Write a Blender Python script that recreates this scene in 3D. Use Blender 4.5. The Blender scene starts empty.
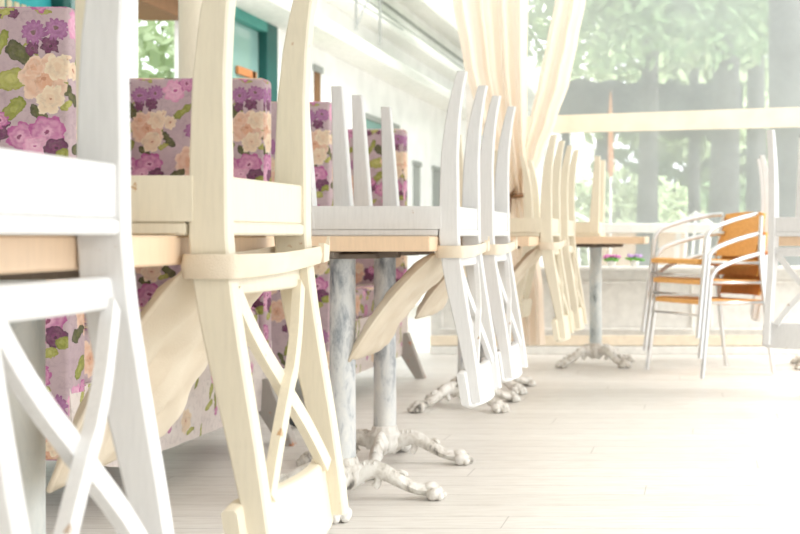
import bpy, bmesh, math, random
from mathutils import Vector, Matrix
R = random.Random(7)
sc = bpy.context.scene
col = sc.collection
PI = math.pi
F, CX, CY, H = 1300.0, 700.0, 237.0, 0.748      # lens in pixels, optical axis, eye height

# ------------------------------------------------------------------ helpers
def link_mesh(name, verts, faces, mat, parent=None, smooth=False, uvbox=False, loc=None):
    me = bpy.data.meshes.new(name)
    me.from_pydata([tuple(v) for v in verts], [], faces)
    me.validate()
    bm = bmesh.new(); bm.from_mesh(me)
    bmesh.ops.recalc_face_normals(bm, faces=bm.faces)
    bm.to_mesh(me); bm.free()
    if smooth:
        for p in me.polygons: p.use_smooth = True
    o = bpy.data.objects.new(name, me); col.objects.link(o)
    if mat: me.materials.append(mat)
    if parent: o.parent = parent
    if loc: o.location = loc
    return o

class MB:
    def __init__(s): s.v = []; s.f = []
    def add(s, vs, fs):
        n = len(s.v); s.v += [Vector(v) for v in vs]; s.f += [tuple(i + n for i in f) for f in fs]; return s
    def loft(s, rings, cap=True, closed=False):
        n = len(s.v); m = len(rings[0])
        for r in rings: s.v += [Vector(p) for p in r]
        k = len(rings)
        for i in range(k if closed else k - 1):
            j = (i + 1) % k
            for a in range(m):
                b = (a + 1) % m
                s.f.append((n + i*m + a, n + i*m + b, n + j*m + b, n + j*m + a))
        if cap and not closed:
            s.f.append(tuple(n + a for a in reversed(range(m))))
            s.f.append(tuple(n + (k-1)*m + a for a in range(m)))
        return s
    def box(s, x0, x1, y0, y1, z0, z1, c=0.003):
        """box with chamfered edges"""
        c = min(c, abs(x1-x0)*.45, abs(y1-y0)*.45, abs(z1-z0)*.45)
        def ring(z, e):
            a0, a1, b0, b1 = x0+e, x1-e, y0+e, y1-e
            return [(a0+c, b0, z), (a1-c, b0, z), (a1, b0+c, z), (a1, b1-c, z), (a1-c, b1, z), (a0+c, b1, z), (a0, b1-c, z), (a0, b0+c, z)]
        return s.loft([ring(z0, c), ring(z0+c, 0), ring(z1-c, 0), ring(z1, c)])
    def tube(s, pts, r, n=8, closed=False):
        pts = [Vector(p) for p in pts]; k = len(pts)
        rr = r if isinstance(r, (list, tuple)) else [r]*k
        rings = []; up = None
        for i, p in enumerate(pts):
            a = pts[i-1] if (i or closed) else p; b = pts[(i+1) % k] if (i < k-1 or closed) else p
            t = (b - a).normalized()
            if up is None:
                up = Vector((0, 0, 1)) if abs(t.z) < .9 else Vector((1, 0, 0))
            x = up.cross(t).normalized(); y = t.cross(x).normalized(); up = y
            rings.append([p + rr[i]*(x*math.cos(2*PI*j/n) + y*math.sin(2*PI*j/n)) for j in range(n)])
        return s.loft(rings, closed=closed)
    def lathe(s, prof, n=20, cx=0, cy=0, flute=0, nf=12):
        rings = []
        for r, z in prof:
            rings.append([(cx + r*(1+flute*math.cos(nf*2*PI*j/n))*math.cos(2*PI*j/n), cy + r*(1+flute*math.cos(nf*2*PI*j/n))*math.sin(2*PI*j/n), z) for j in range(n)])
        return s.loft(rings)
    def ellip(s, c, r, nu=10, nv=7):
        rings = []
        for i in range(1, nv):
            ph = PI*i/nv
            rings.append([(c[0]+r[0]*math.sin(ph)*math.cos(2*PI*j/nu), c[1]+r[1]*math.sin(ph)*math.sin(2*PI*j/nu), c[2]+r[2]*math.cos(ph)) for j in range(nu)])
        return s.loft(rings)
    def build(s, name, mat, parent=None, smooth=False, loc=None):
        return link_mesh(name, s.v, s.f, mat, parent, smooth, loc=loc)

def tag(o, label=None, cat=None, group=None, kind=None):
    if label: o['label'] = label
    if cat: o['category'] = cat
    if group: o['group'] = group
    if kind: o['kind'] = kind
    return o
def empty(name, loc=(0,0,0), rot=(0,0,0)):
    o = bpy.data.objects.new(name, None); o.empty_display_size = .05; col.objects.link(o)
    o.location = loc; o.rotation_euler = rot; return o
def copy_tree(o, parent=None):
    c = o.copy(); col.objects.link(c); c.parent = parent
    for ch in [x for x in bpy.data.objects if x.parent == o]: copy_tree(ch, c)
    return c
def autosmooth(o, ang=35):
    me = o.data
    for p in me.polygons: p.use_smooth = True
    try: me.set_sharp_from_angle(angle=math.radians(ang))
    except Exception: pass
    return o

# ------------------------------------------------------------------ materials
def lin(c):
    return tuple(((x/255)/12.92 if x/255 <= .04045 else ((x/255+.055)/1.055)**2.4) for x in c) + (1,)
def newmat(name):
    m = bpy.data.materials.new(name); m.use_nodes = True
    nt = m.node_tree; b = nt.nodes['Principled BSDF']; return m, nt, b
def mix(nt, fac, a, b, mode='MIX'):
    n = nt.nodes.new('ShaderNodeMix'); n.data_type = 'RGBA'; n.blend_type = mode
    for sock, v in ((n.inputs[0], fac), (n.inputs[6], a), (n.inputs[7], b)):
        if isinstance(v, bpy.types.NodeSocket): nt.links.new(v, sock)
        else: sock.default_value = v
    return n.outputs[2]
def ramp(nt, fac, stops, interp='LINEAR'):
    n = nt.nodes.new('ShaderNodeValToRGB'); cr = n.color_ramp; cr.interpolation = interp
    while len(cr.elements) < len(stops): cr.elements.new(.5)
    for e, (p, c) in zip(cr.elements, stops): e.position = p; e.color = c
    nt.links.new(fac, n.inputs[0]); return n.outputs[0]
def noise(nt, vec, scale, detail=3, rough=.5, dist=0):
    n = nt.nodes.new('ShaderNodeTexNoise'); n.inputs['Scale'].default_value = scale
    n.inputs['Detail'].default_value = detail; n.inputs['Roughness'].default_value = rough; n.inputs['Distortion'].default_value = dist
    if vec is not None: nt.links.new(vec, n.inputs['Vector'])
    return n.outputs[0]
def coords(nt, which='Object', scale=(1,1,1)):
    t = nt.nodes.new('ShaderNodeTexCoord'); m = nt.nodes.new('ShaderNodeMapping')
    m.inputs['Scale'].default_value = scale; nt.links.new(t.outputs[which], m.inputs[0]); return m.outputs[0]
def mth(nt, op, *a):
    n = nt.nodes.new('ShaderNodeMath'); n.operation = op
    for i, v in enumerate(a):
        if isinstance(v, bpy.types.NodeSocket): nt.links.new(v, n.inputs[i])
        else: n.inputs[i].default_value = v
    return n.outputs[0]
def bump(nt, b, h, strength=.2, dist=.002):
    n = nt.nodes.new('ShaderNodeBump'); n.inputs['Strength'].default_value = strength; n.inputs['Distance'].default_value = dist
    nt.links.new(h, n.inputs['Height']); nt.links.new(n.outputs[0], b.inputs['Normal'])
W = (0,0,0,1); K = (1,1,1,1)
def plain(name, c, rough=.6, metal=0, var=.06, scale=20, spec=.3):
    m, nt, b = newmat(name)
    v = coords(nt); n = noise(nt, v, scale, 4)
    d = tuple(x*(1-var*2) for x in lin(c)[:3]) + (1,)
    nt.links.new(ramp(nt, n, [(.3, d), (.65, lin(c))]), b.inputs['Base Color'])
    b.inputs['Roughness'].default_value = rough; b.inputs['Metallic'].default_value = metal
    b.inputs['Specular IOR Level'].default_value = spec
    return m
def painted_wood(name, c, worn=(170,130,85), amount=.69):
    m, nt, b = newmat(name)
    v = coords(nt, 'Object', (1,1,.12)); g = noise(nt, v, 140, 5, .6)
    base = ramp(nt, g, [(.25, tuple(x*.93 for x in lin(c)[:3])+(1,)), (.6, lin(c))])
    v2 = coords(nt, 'Object'); blot = noise(nt, v2, 22, 6, .7)
    f = ramp(nt, blot, [(amount, W), (amount+.03, K)])
    nt.links.new(mix(nt, mth(nt, 'MULTIPLY', f, .75), base, lin(worn)), b.inputs['Base Color'])
    b.inputs['Roughness'].default_value = .42; b.inputs['Specular IOR Level'].default_value = .35
    bump(nt, b, g, .12, .001)
    return m
M = {}
M['white_wood'] = painted_wood('white_painted_wood', (233,232,231))
M['cream_wood'] = painted_wood('cream_painted_wood', (237,228,207), (190,140,80), .67)
M['pale_cream_wood'] = painted_wood('pale_cream_painted_wood', (238,229,208), (190,140,80), .72)
M['table_wood'] = painted_wood('peach_laminate', (244,214,182), (200,150,100), .8)
M['table_under'] = plain('table_underside', (120,110,100), .8)
M['settee_leg'] = painted_wood('grey_wood_leg', (180,174,168), (190,120,70), .6)
M['white_paint'] = plain('white_paint', (244,243,238), .6)
M['plaster'] = plain('white_plaster', (251,251,249), .8, scale=3)
M['teal'] = plain('teal_paint', (70,150,140), .5)
M['dark_teal'] = plain('dark_teal_paint', (40,95,90), .5)
M['turquoise'] = plain('turquoise_panel', (60,180,185), .5)
M['orange'] = plain('orange_paint', (205,135,85), .6)
M['brown'] = plain('brown_wood', (130,95,65), .6)
M['cream_board'] = plain('cream_board', (225,215,180), .6)
M['alu'] = plain('brushed_aluminium', (225,225,225), .28, 1.0, .03)
M['linen'] = None; M['sunlit_peach_trim'] = plain('sunlit_peach_trim', (250,236,214), .6)
M['canvas'] = plain('cream_canvas', (246,236,214), .8, scale=8)
M['bark'] = plain('bark', (92,92,90), .9, var=.2, scale=6)
M['roof'] = plain('grey_roof', (62,66,70), .8, var=.2, scale=4)
M['ground'] = plain('pale_paving', (225,220,210), .9, scale=.6)
M['leaf'] = plain('tree_leaves', (168,200,148), .7, var=.25, scale=.8)
M['leaf_light'] = plain('light_tree_leaves', (206,224,178), .7, var=.2, scale=.8)
M['petal'] = plain('pink_petals', (215,130,190), .7)
M['petal_purple'] = plain('purple_petals', (195,160,215), .7)
M['plantleaf'] = plain('flower_leaves', (110,175,80), .7)
M['stone'] = plain('grey_stone_trim', (165,168,164), .8)  # plain grey for mouldings, window heads, shutters and bracket
M['warm'] = plain('warm_wall', (222,190,160), .8)
M['cone'] = plain('dark_silver', (105,110,112), .45, .5, .25, 60)

# linen cushion
m, nt, b = newmat('cream_linen'); v = coords(nt)
n1 = noise(nt, v, 9, 3); n2 = noise(nt, coords(nt, 'Object', (1,1,1)), 500, 2)
nt.links.new(ramp(nt, n1, [(.3, lin((234,219,197))), (.7, lin((245,234,215)))]), b.inputs['Base Color'])
b.inputs['Roughness'].default_value = .9; b.inputs['Specular IOR Level'].default_value = .1
bump(nt, b, mth(nt, 'ADD', mth(nt, 'MULTIPLY', n1, 3.0), n2), .35, .006); M['linen'] = m
# distressed iron
def iron(name, lo, scale):
    m, nt, b = newmat(name); v = coords(nt, 'Object', (1,1,.4))
    n1 = noise(nt, v, scale, 8, .72, .4); n2 = noise(nt, v, scale*.25, 3)
    s = mth(nt, 'ADD', mth(nt, 'MULTIPLY', n1, .6), mth(nt, 'MULTIPLY', n2, .4))
    nt.links.new(ramp(nt, s, [(.36, lin(lo[0])), (.44, lin(lo[1])), (.53, lin(lo[2])), (.66, lin(lo[3]))]), b.inputs['Base Color'])
    b.inputs['Roughness'].default_value = .5; bump(nt, b, n1, .3, .003); return m
M['iron'] = iron('distressed_iron', [(84,92,102), (160,166,172), (216,218,218), (236,235,230)], 26)
M['iron_foot'] = iron('distressed_iron_foot', [(110,106,100), (206,200,190), (232,229,223), (242,240,235)], 40)
M['iron_white'] = iron('chipped_white_iron', [(50,62,75), (196,206,208), (222,226,224), (232,234,230)], 17)
# floor
m, nt, b = newmat('white_floorboards')
tc = nt.nodes.new('ShaderNodeTexCoord'); sep = nt.nodes.new('ShaderNodeSeparateXYZ'); nt.links.new(tc.outputs['Object'], sep.inputs[0])
fy = mth(nt, 'DIVIDE', sep.outputs[1], .145); fr = mth(nt, 'FRACT', fy); row = mth(nt, 'FLOOR', fy)
gap = mth(nt, 'LESS_THAN', fr, .028)
offs = mth(nt, 'FRACT', mth(nt, 'MULTIPLY', row, .618)); fx = mth(nt, 'FRACT', mth(nt, 'ADD', mth(nt, 'DIVIDE', sep.outputs[0], 2.4), offs))
gap2 = mth(nt, 'LESS_THAN', fx, .0012); g = mth(nt, 'MAXIMUM', gap, gap2)
wn = nt.nodes.new('ShaderNodeTexWhiteNoise'); wn.noise_dimensions = '1D'; nt.links.new(row, wn.inputs['W'])
v = coords(nt, 'Object', (.15,1,1)); n1 = noise(nt, v, 60, 5, .6); n3 = noise(nt, coords(nt), 35, 6, .7)
base = ramp(nt, n1, [(.3, lin((222,217,210))), (.6, lin((240,237,232)))])
base = mix(nt, mth(nt, 'MULTIPLY', wn.outputs[0], .3), base, lin((200,194,186)))
base = mix(nt, mth(nt, 'MULTIPLY', ramp(nt, n3, [(.72, W), (.75, K)]), .6), base, lin((140,120,100)))
base = mix(nt, mth(nt, 'MULTIPLY', g, .5), base, lin((120,112,102)))
nt.links.new(base, b.inputs['Base Color']); b.inputs['Roughness'].default_value = .38; b.inputs['Specular IOR Level'].default_value = .35
bump(nt, b, mth(nt, 'SUBTRACT', n1, mth(nt, 'MULTIPLY', g, 3.0)), .12, .002); M['floor'] = m
# curtain
m, nt, b = newmat('sheer_curtain'); b.inputs['Base Color'].default_value = lin((246,232,216)); b.inputs['Roughness'].default_value = .9
tr = nt.nodes.new('ShaderNodeBsdfTranslucent'); tr.inputs[0].default_value = lin((250,238,224))
mx = nt.nodes.new('ShaderNodeMixShader'); mx.inputs[0].default_value = .45
out = nt.nodes['Material Output']; nt.links.new(b.outputs[0], mx.inputs[1]); nt.links.new(tr.outputs[0], mx.inputs[2]); nt.links.new(mx.outputs[0], out.inputs[0]); M['curtain'] = m
# dusty clear plastic film pane
m, nt, b = newmat('dusty_clear_film'); b.inputs['Base Color'].default_value = lin((240,246,244)); b.inputs['Roughness'].default_value = .7
tr = nt.nodes.new('ShaderNodeBsdfTransparent'); tl = nt.nodes.new('ShaderNodeBsdfTranslucent'); tl.inputs[0].default_value = lin((240,246,244))
m1 = nt.nodes.new('ShaderNodeMixShader'); m1.inputs[0].default_value = .5; nt.links.new(b.outputs[0], m1.inputs[1]); nt.links.new(tl.outputs[0], m1.inputs[2])
m2 = nt.nodes.new('ShaderNodeMixShader')
nz = noise(nt, coords(nt), 1.6, 5, .6); 
fr_ = nt.nodes.new('ShaderNodeMapRange'); nt.links.new(nz, fr_.inputs[0]); fr_.inputs[1].default_value=.3; fr_.inputs[2].default_value=.7; fr_.inputs[3].default_value=.34; fr_.inputs[4].default_value=.46
FILM = fr_
nt.links.new(fr_.outputs[0], m2.inputs[0])
out = nt.nodes['Material Output']; nt.links.new(tr.outputs[0], m2.inputs[1]); nt.links.new(m1.outputs[0], m2.inputs[2]); nt.links.new(m2.outputs[0], out.inputs[0]); M['film'] = m
# window glass
m, nt, b = newmat('window_glass'); b.inputs['Base Color'].default_value = lin((150,185,180)); b.inputs['Roughness'].default_value = .08; M['glass'] = m
# orange wicker
m, nt, b = newmat('orange_wicker'); v = coords(nt)
wv = nt.nodes.new('ShaderNodeTexWave'); wv.inputs['Scale'].default_value = 18; nt.links.new(v, wv.inputs[0])
wv2 = nt.nodes.new('ShaderNodeTexWave'); wv2.bands_direction = 'Y'; wv2.inputs['Scale'].default_value = 18; nt.links.new(v, wv2.inputs[0])
h = noise(nt, v, 110, 3, .6)
nt.links.new(ramp(nt, h, [(.3, lin((220,152,72))), (.6, lin((246,186,104)))]), b.inputs['Base Color']); b.inputs['Roughness'].default_value = .55; bump(nt, b, h, .4, .003); M['wicker'] = m

# ---- floral print: one node group "blossom" stamped many times on a repeating tile
def make_stamp():
    g = bpy.data.node_groups.new('blossom', 'ShaderNodeTree'); I = g.interface
    def inp(n, t, d=None):
        s = I.new_socket(n, in_out='INPUT', socket_type=t)
        if d is not None: s.default_value = d
    inp('Under', 'NodeSocketColor'); inp('U', 'NodeSocketFloat'); inp('V', 'NodeSocketFloat')
    inp('CU', 'NodeSocketFloat'); inp('CV', 'NodeSocketFloat'); inp('Radius', 'NodeSocketFloat', .03); inp('Squash', 'NodeSocketFloat', 1)
    inp('Angle', 'NodeSocketFloat', 0); inp('Petals', 'NodeSocketFloat', 5); inp('Depth', 'NodeSocketFloat', .2)
    inp('Edge', 'NodeSocketColor'); inp('Inner', 'NodeSocketColor'); inp('Core', 'NodeSocketColor'); inp('CoreSize', 'NodeSocketFloat', .2)
    I.new_socket('Color', in_out='OUTPUT', socket_type='NodeSocketColor')
    gi = g.nodes.new('NodeGroupInput'); go = g.nodes.new('NodeGroupOutput'); o = gi.outputs
    PU, PV = TILE
    def wrap(a, c, P):
        d = mth(g, 'SUBTRACT', a, c); d = mth(g, 'DIVIDE', d, P); d = mth(g, 'ADD', d, .5); d = mth(g, 'FRACT', d); d = mth(g, 'SUBTRACT', d, .5); return mth(g, 'MULTIPLY', d, P)
    du = wrap(o['U'], o['CU'], PU); dv = wrap(o['V'], o['CV'], PV)
    c = mth(g, 'COSINE', o['Angle']); s = mth(g, 'SINE', o['Angle'])
    x = mth(g, 'ADD', mth(g, 'MULTIPLY', du, c), mth(g, 'MULTIPLY', dv, s))
    y = mth(g, 'SUBTRACT', mth(g, 'MULTIPLY', dv, c), mth(g, 'MULTIPLY', du, s))
    y = mth(g, 'DIVIDE', y, o['Squash'])
    r = mth(g, 'SQRT', mth(g, 'ADD', mth(g, 'MULTIPLY', x, x), mth(g, 'MULTIPLY', y, y)))
    a = mth(g, 'ARCTAN2', y, x)
    pet = mth(g, 'ABSOLUTE', mth(g, 'COSINE', mth(g, 'MULTIPLY', mth(g, 'MULTIPLY', a, o['Petals']), .5)))
    lim = mth(g, 'MULTIPLY', o['Radius'], mth(g, 'ADD', mth(g, 'SUBTRACT', 1.0, o['Depth']), mth(g, 'MULTIPLY', o['Depth'], pet)))
    t = mth(g, 'DIVIDE', r, lim)
    mask = mth(g, 'LESS_THAN', t, 1.0)
    # petal rings: layered look
    ring = mth(g, 'SINE', mth(g, 'ADD', mth(g, 'MULTIPLY', t, 13.0), mth(g, 'MULTIPLY', pet, 2.5)))
    tt = mth(g, 'ADD', mth(g, 'MULTIPLY', t, .85), mth(g, 'MULTIPLY', ring, .22))
    body = mix(g, tt, o['Inner'], o['Edge'])
    n = g.nodes[-1]; n.clamp_factor = True
    core = mth(g, 'LESS_THAN', t, o['CoreSize'])
    body = mix(g, core, body, o['Core'])
    g.links.new(mix(g, mask, o['Under'], body), go.inputs[0])
    return g
TILE = (.36, .47)
GRP = make_stamp()
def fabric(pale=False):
    m, nt, b = newmat('aisle_lit_sprig_fabric' if pale else 'floral_print_fabric')
    uv = nt.nodes.new('ShaderNodeTexCoord')
    nz = nt.nodes.new('ShaderNodeTexNoise'); nz.inputs['Scale'].default_value = 38; nt.links.new(uv.outputs['UV'], nz.inputs['Vector'])
    sub = nt.nodes.new('ShaderNodeVectorMath'); sub.operation = 'SUBTRACT'; nt.links.new(nz.outputs[1], sub.inputs[0]); sub.inputs[1].default_value = (.5,.5,.5)
    sca = nt.nodes.new('ShaderNodeVectorMath'); sca.operation = 'SCALE'; nt.links.new(sub.outputs[0], sca.inputs[0]); sca.inputs['Scale'].default_value = .022
    ad = nt.nodes.new('ShaderNodeVectorMath'); ad.operation = 'ADD'; nt.links.new(uv.outputs['UV'], ad.inputs[0]); nt.links.new(sca.outputs[0], ad.inputs[1])
    nz2 = nt.nodes.new('ShaderNodeTexNoise'); nz2.inputs['Scale'].default_value = 130; nt.links.new(uv.outputs['UV'], nz2.inputs['Vector'])
    sca2 = nt.nodes.new('ShaderNodeVectorMath'); sca2.operation = 'SCALE'; nt.links.new(nz2.outputs[1], sca2.inputs[0]); sca2.inputs['Scale'].default_value = .009
    ad2 = nt.nodes.new('ShaderNodeVectorMath'); ad2.operation = 'ADD'; nt.links.new(ad.outputs[0], ad2.inputs[0]); nt.links.new(sca2.outputs[0], ad2.inputs[1])
    sp = nt.nodes.new('ShaderNodeSeparateXYZ'); nt.links.new(ad2.outputs[0], sp.inputs[0])
    U, V = sp.outputs[0], sp.outputs[1]
    n2 = noise(nt, uv.outputs['UV'], 10, 3)
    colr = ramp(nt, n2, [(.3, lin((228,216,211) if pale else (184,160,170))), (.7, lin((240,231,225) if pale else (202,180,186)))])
    def px(x, y): return ((x-75)/398, -(y-13)/398)      # positions on the nearest wing, metres from its top front corner
    MAG = (lin((182,82,150)), lin((226,172,200)), lin((140,55,105)))
    PUR = (lin((148,84,140)), lin((186,130,176)), lin((120,90,90)))
    DPU = (lin((80,30,70)), lin((130,60,110)), lin((70,25,60)))
    PEA = (lin((236,206,184)), lin((222,170,140)), lin((200,140,110)))
    CRM = (lin((240,222,196)), lin((230,200,170)), lin((190,130,110)))
    GR = (lin((120,130,40)), lin((165,168,80)), lin((110,120,40)))
    DGR = (lin((55,62,32)), lin((95,100,50)), lin((50,55,30)))
    LGR = (lin((150,152,60)), lin((190,190,110)), lin((120,130,50)))
    PNK = (lin((222,150,190)), lin((240,195,215)), lin((190,90,150)))
    S = [ # x,y,radius px, squash, angle, petals, depth, colours, core
     (-40,60,16,.5,.6,2,.5,GR,0), (-62,100,14,.6,-.8,2,.5,DGR,0),(8,50,17,.38,1.1,2,.5,GR,0),(-3,72,12,.45,2.0,2,.5,DGR,0),
     (12,17,10,.5,.3,2,.4,LGR,0),(50,16,9,.4,-.2,2,.4,LGR,0),(2,20,7,1,0,5,.3,DPU,.2),(22,19,6,.8,0,5,.3,DPU,.2),
     (33,48,1.2*12,.12,1.0,2,.4,GR,0),(44,60,16,.1,2.2,2,.4,GR,0),
     (28,58,16,.72,-.7,2,.35,DGR,0),(20,84,17,.72,.2,2,.3,LGR,0),(22,113,14,.65,.7,2,.3,GR,0),(48,118,11,.6,-.7,2,.3,DGR,0),
     (70,90,10,.5,1.3,2,.3,GR,0),(75,110,8,.6,.4,2,.3,LGR,0),(74,64,7,.7,.4,5,.3,CRM,.2),
     (58,50,9,1,.3,6,.3,DPU,.2),(40,53,7,1,.3,6,.3,DPU,.2),
     (42,37,12.5,1,.2,13,.28,PUR,.24),(64,34,11.5,1,.5,12,.28,PUR,.24),
     (52,84,24,1.05,.3,7,.18,PEA,.1),(66,72,13,1,.1,6,.25,CRM,0),(58,104,15,.9,.9,6,.25,CRM,.12),(42,72,11,.9,.9,6,.25,PEA,0),
     (3,132,15,1,.4,7,.22,DPU,.2),(8,124,9,1,.4,7,.22,MAG,.2),
     (29,141,15,.9,.4,6,.2,MAG,.15),(55,136,19,.85,.2,7,.18,MAG,.15),(44,150,14,.8,.2,6,.2,PNK,.15),(64,152,12,.9,.2,6,.2,DPU,.15),
     (70,158,7,.9,.2,2,.2,GR,0),(36,164,7,1,.2,5,.2,PNK,.3),(58,168,8,.8,.2,2,.3,LGR,0),
     (-30,132,22,1,.1,7,.2,PEA,.12),(-20,118,12,1,.6,6,.25,CRM,0),(-48,150,13,.6,.5,2,.35,DGR,0),
     (-52,30,16,1,.3,7,.2,PNK,.2),(-34,20,11,1,.3,7,.2,MAG,.2),(-25,88,13,1,.3,9,.25,PUR,.2),(-58,76,9,1,.3,7,.2,CRM,.2),
     (-12,178,20,.95,.3,7,.2,PEA,.1),(-44,185,14,.6,.9,2,.3,GR,0),(20,186,15,.55,-.5,2,.3,GR,0),(48,192,12,1,.2,8,.22,MAG,.2),(10,165,10,.5,.4,2,.3,LGR,0),
    ]
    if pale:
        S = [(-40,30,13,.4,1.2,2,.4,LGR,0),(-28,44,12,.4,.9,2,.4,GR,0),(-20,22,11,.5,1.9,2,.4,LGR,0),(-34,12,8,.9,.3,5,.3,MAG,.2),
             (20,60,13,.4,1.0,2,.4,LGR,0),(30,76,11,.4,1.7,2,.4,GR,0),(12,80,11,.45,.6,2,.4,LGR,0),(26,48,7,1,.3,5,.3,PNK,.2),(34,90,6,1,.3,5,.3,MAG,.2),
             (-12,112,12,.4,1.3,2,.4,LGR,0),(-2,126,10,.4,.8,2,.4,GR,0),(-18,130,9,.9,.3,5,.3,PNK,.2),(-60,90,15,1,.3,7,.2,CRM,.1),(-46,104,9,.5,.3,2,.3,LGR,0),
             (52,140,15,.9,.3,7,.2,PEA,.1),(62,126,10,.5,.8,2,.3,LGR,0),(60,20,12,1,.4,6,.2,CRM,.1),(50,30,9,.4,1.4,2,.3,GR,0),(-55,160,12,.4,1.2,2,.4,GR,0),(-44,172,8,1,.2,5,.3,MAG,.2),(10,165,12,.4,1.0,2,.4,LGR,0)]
    for (x, y, r, sq, an, pe, de, cs, core) in S:
        n = nt.nodes.new('ShaderNodeGroup'); n.node_tree = GRP
        cu, cv = px(x, y)
        nt.links.new(colr, n.inputs['Under']); nt.links.new(U, n.inputs['U']); nt.links.new(V, n.inputs['V'])
        for k, v in (('CU', cu), ('CV', cv), ('Radius', r/398*1.05), ('Squash', sq), ('Angle', an), ('Petals', pe), ('Depth', de), ('CoreSize', core)):
            n.inputs[k].default_value = v
        n.inputs['Edge'].default_value = cs[0]; n.inputs['Inner'].default_value = cs[1]; n.inputs['Core'].default_value = cs[2]
        colr = n.outputs[0]
    colr = mix(nt, .09, colr, lin((208,192,182)))
    wv_ = noise(nt, uv.outputs['UV'], 60, 5, .7)
    colr = mix(nt, mth(nt, 'MULTIPLY', ramp(nt, wv_, [(.45, W), (.75, K)]), .14), colr, lin((230,210,200)))
    dk = noise(nt, uv.outputs['UV'], 42, 4, .7, .6)
    colr = mix(nt, mth(nt, 'MULTIPLY', ramp(nt, dk, [(.5, W), (.68, K)]), .35), colr, mix(nt, .55, colr, lin((70,50,60))))
    nt.links.new(colr, b.inputs['Base Color']); b.inputs['Roughness'].default_value = .85; b.inputs['Specular IOR Level'].default_value = .15
    return m
M['fabric'] = fabric(); M['aisle_lit_fabric'] = fabric(True)  # skirt copy: sparser sprigs, and aisle light painted into its paler ground
def box_uv(o, org):
    """unwrap in metres; u grows towards the aisle (or along the settee), v upwards"""
    me = o.data; uvl = me.uv_layers.new(name='UVMap')
    for p in me.polygons:
        n = p.normal
        for li in p.loop_indices:
            c = me.vertices[me.loops[li].vertex_index].co
            if abs(n.z) > .75: u, v = c.x - org[0], -(c.y - org[1]) - .3
            elif abs(n.x) > abs(n.y): u, v = (c.y - org[1]), c.z - org[2]
            else: u, v = c.x - org[0], c.z - org[2]
            uvl.data[li].uv = (u, v)

# ------------------------------------------------------------------ cross-back chair
def prof(tab, t):
    for i in range(len(tab)-1):
        a, b = tab[i], tab[i+1]
        if t <= b[0]:
            k = (t-a[0])/(b[0]-a[0]); k = max(0, min(1, k))
            return [a[j] + (b[j]-a[j])*k for j in range(1, len(a))]
    return list(tab[-1][1:])
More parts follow.
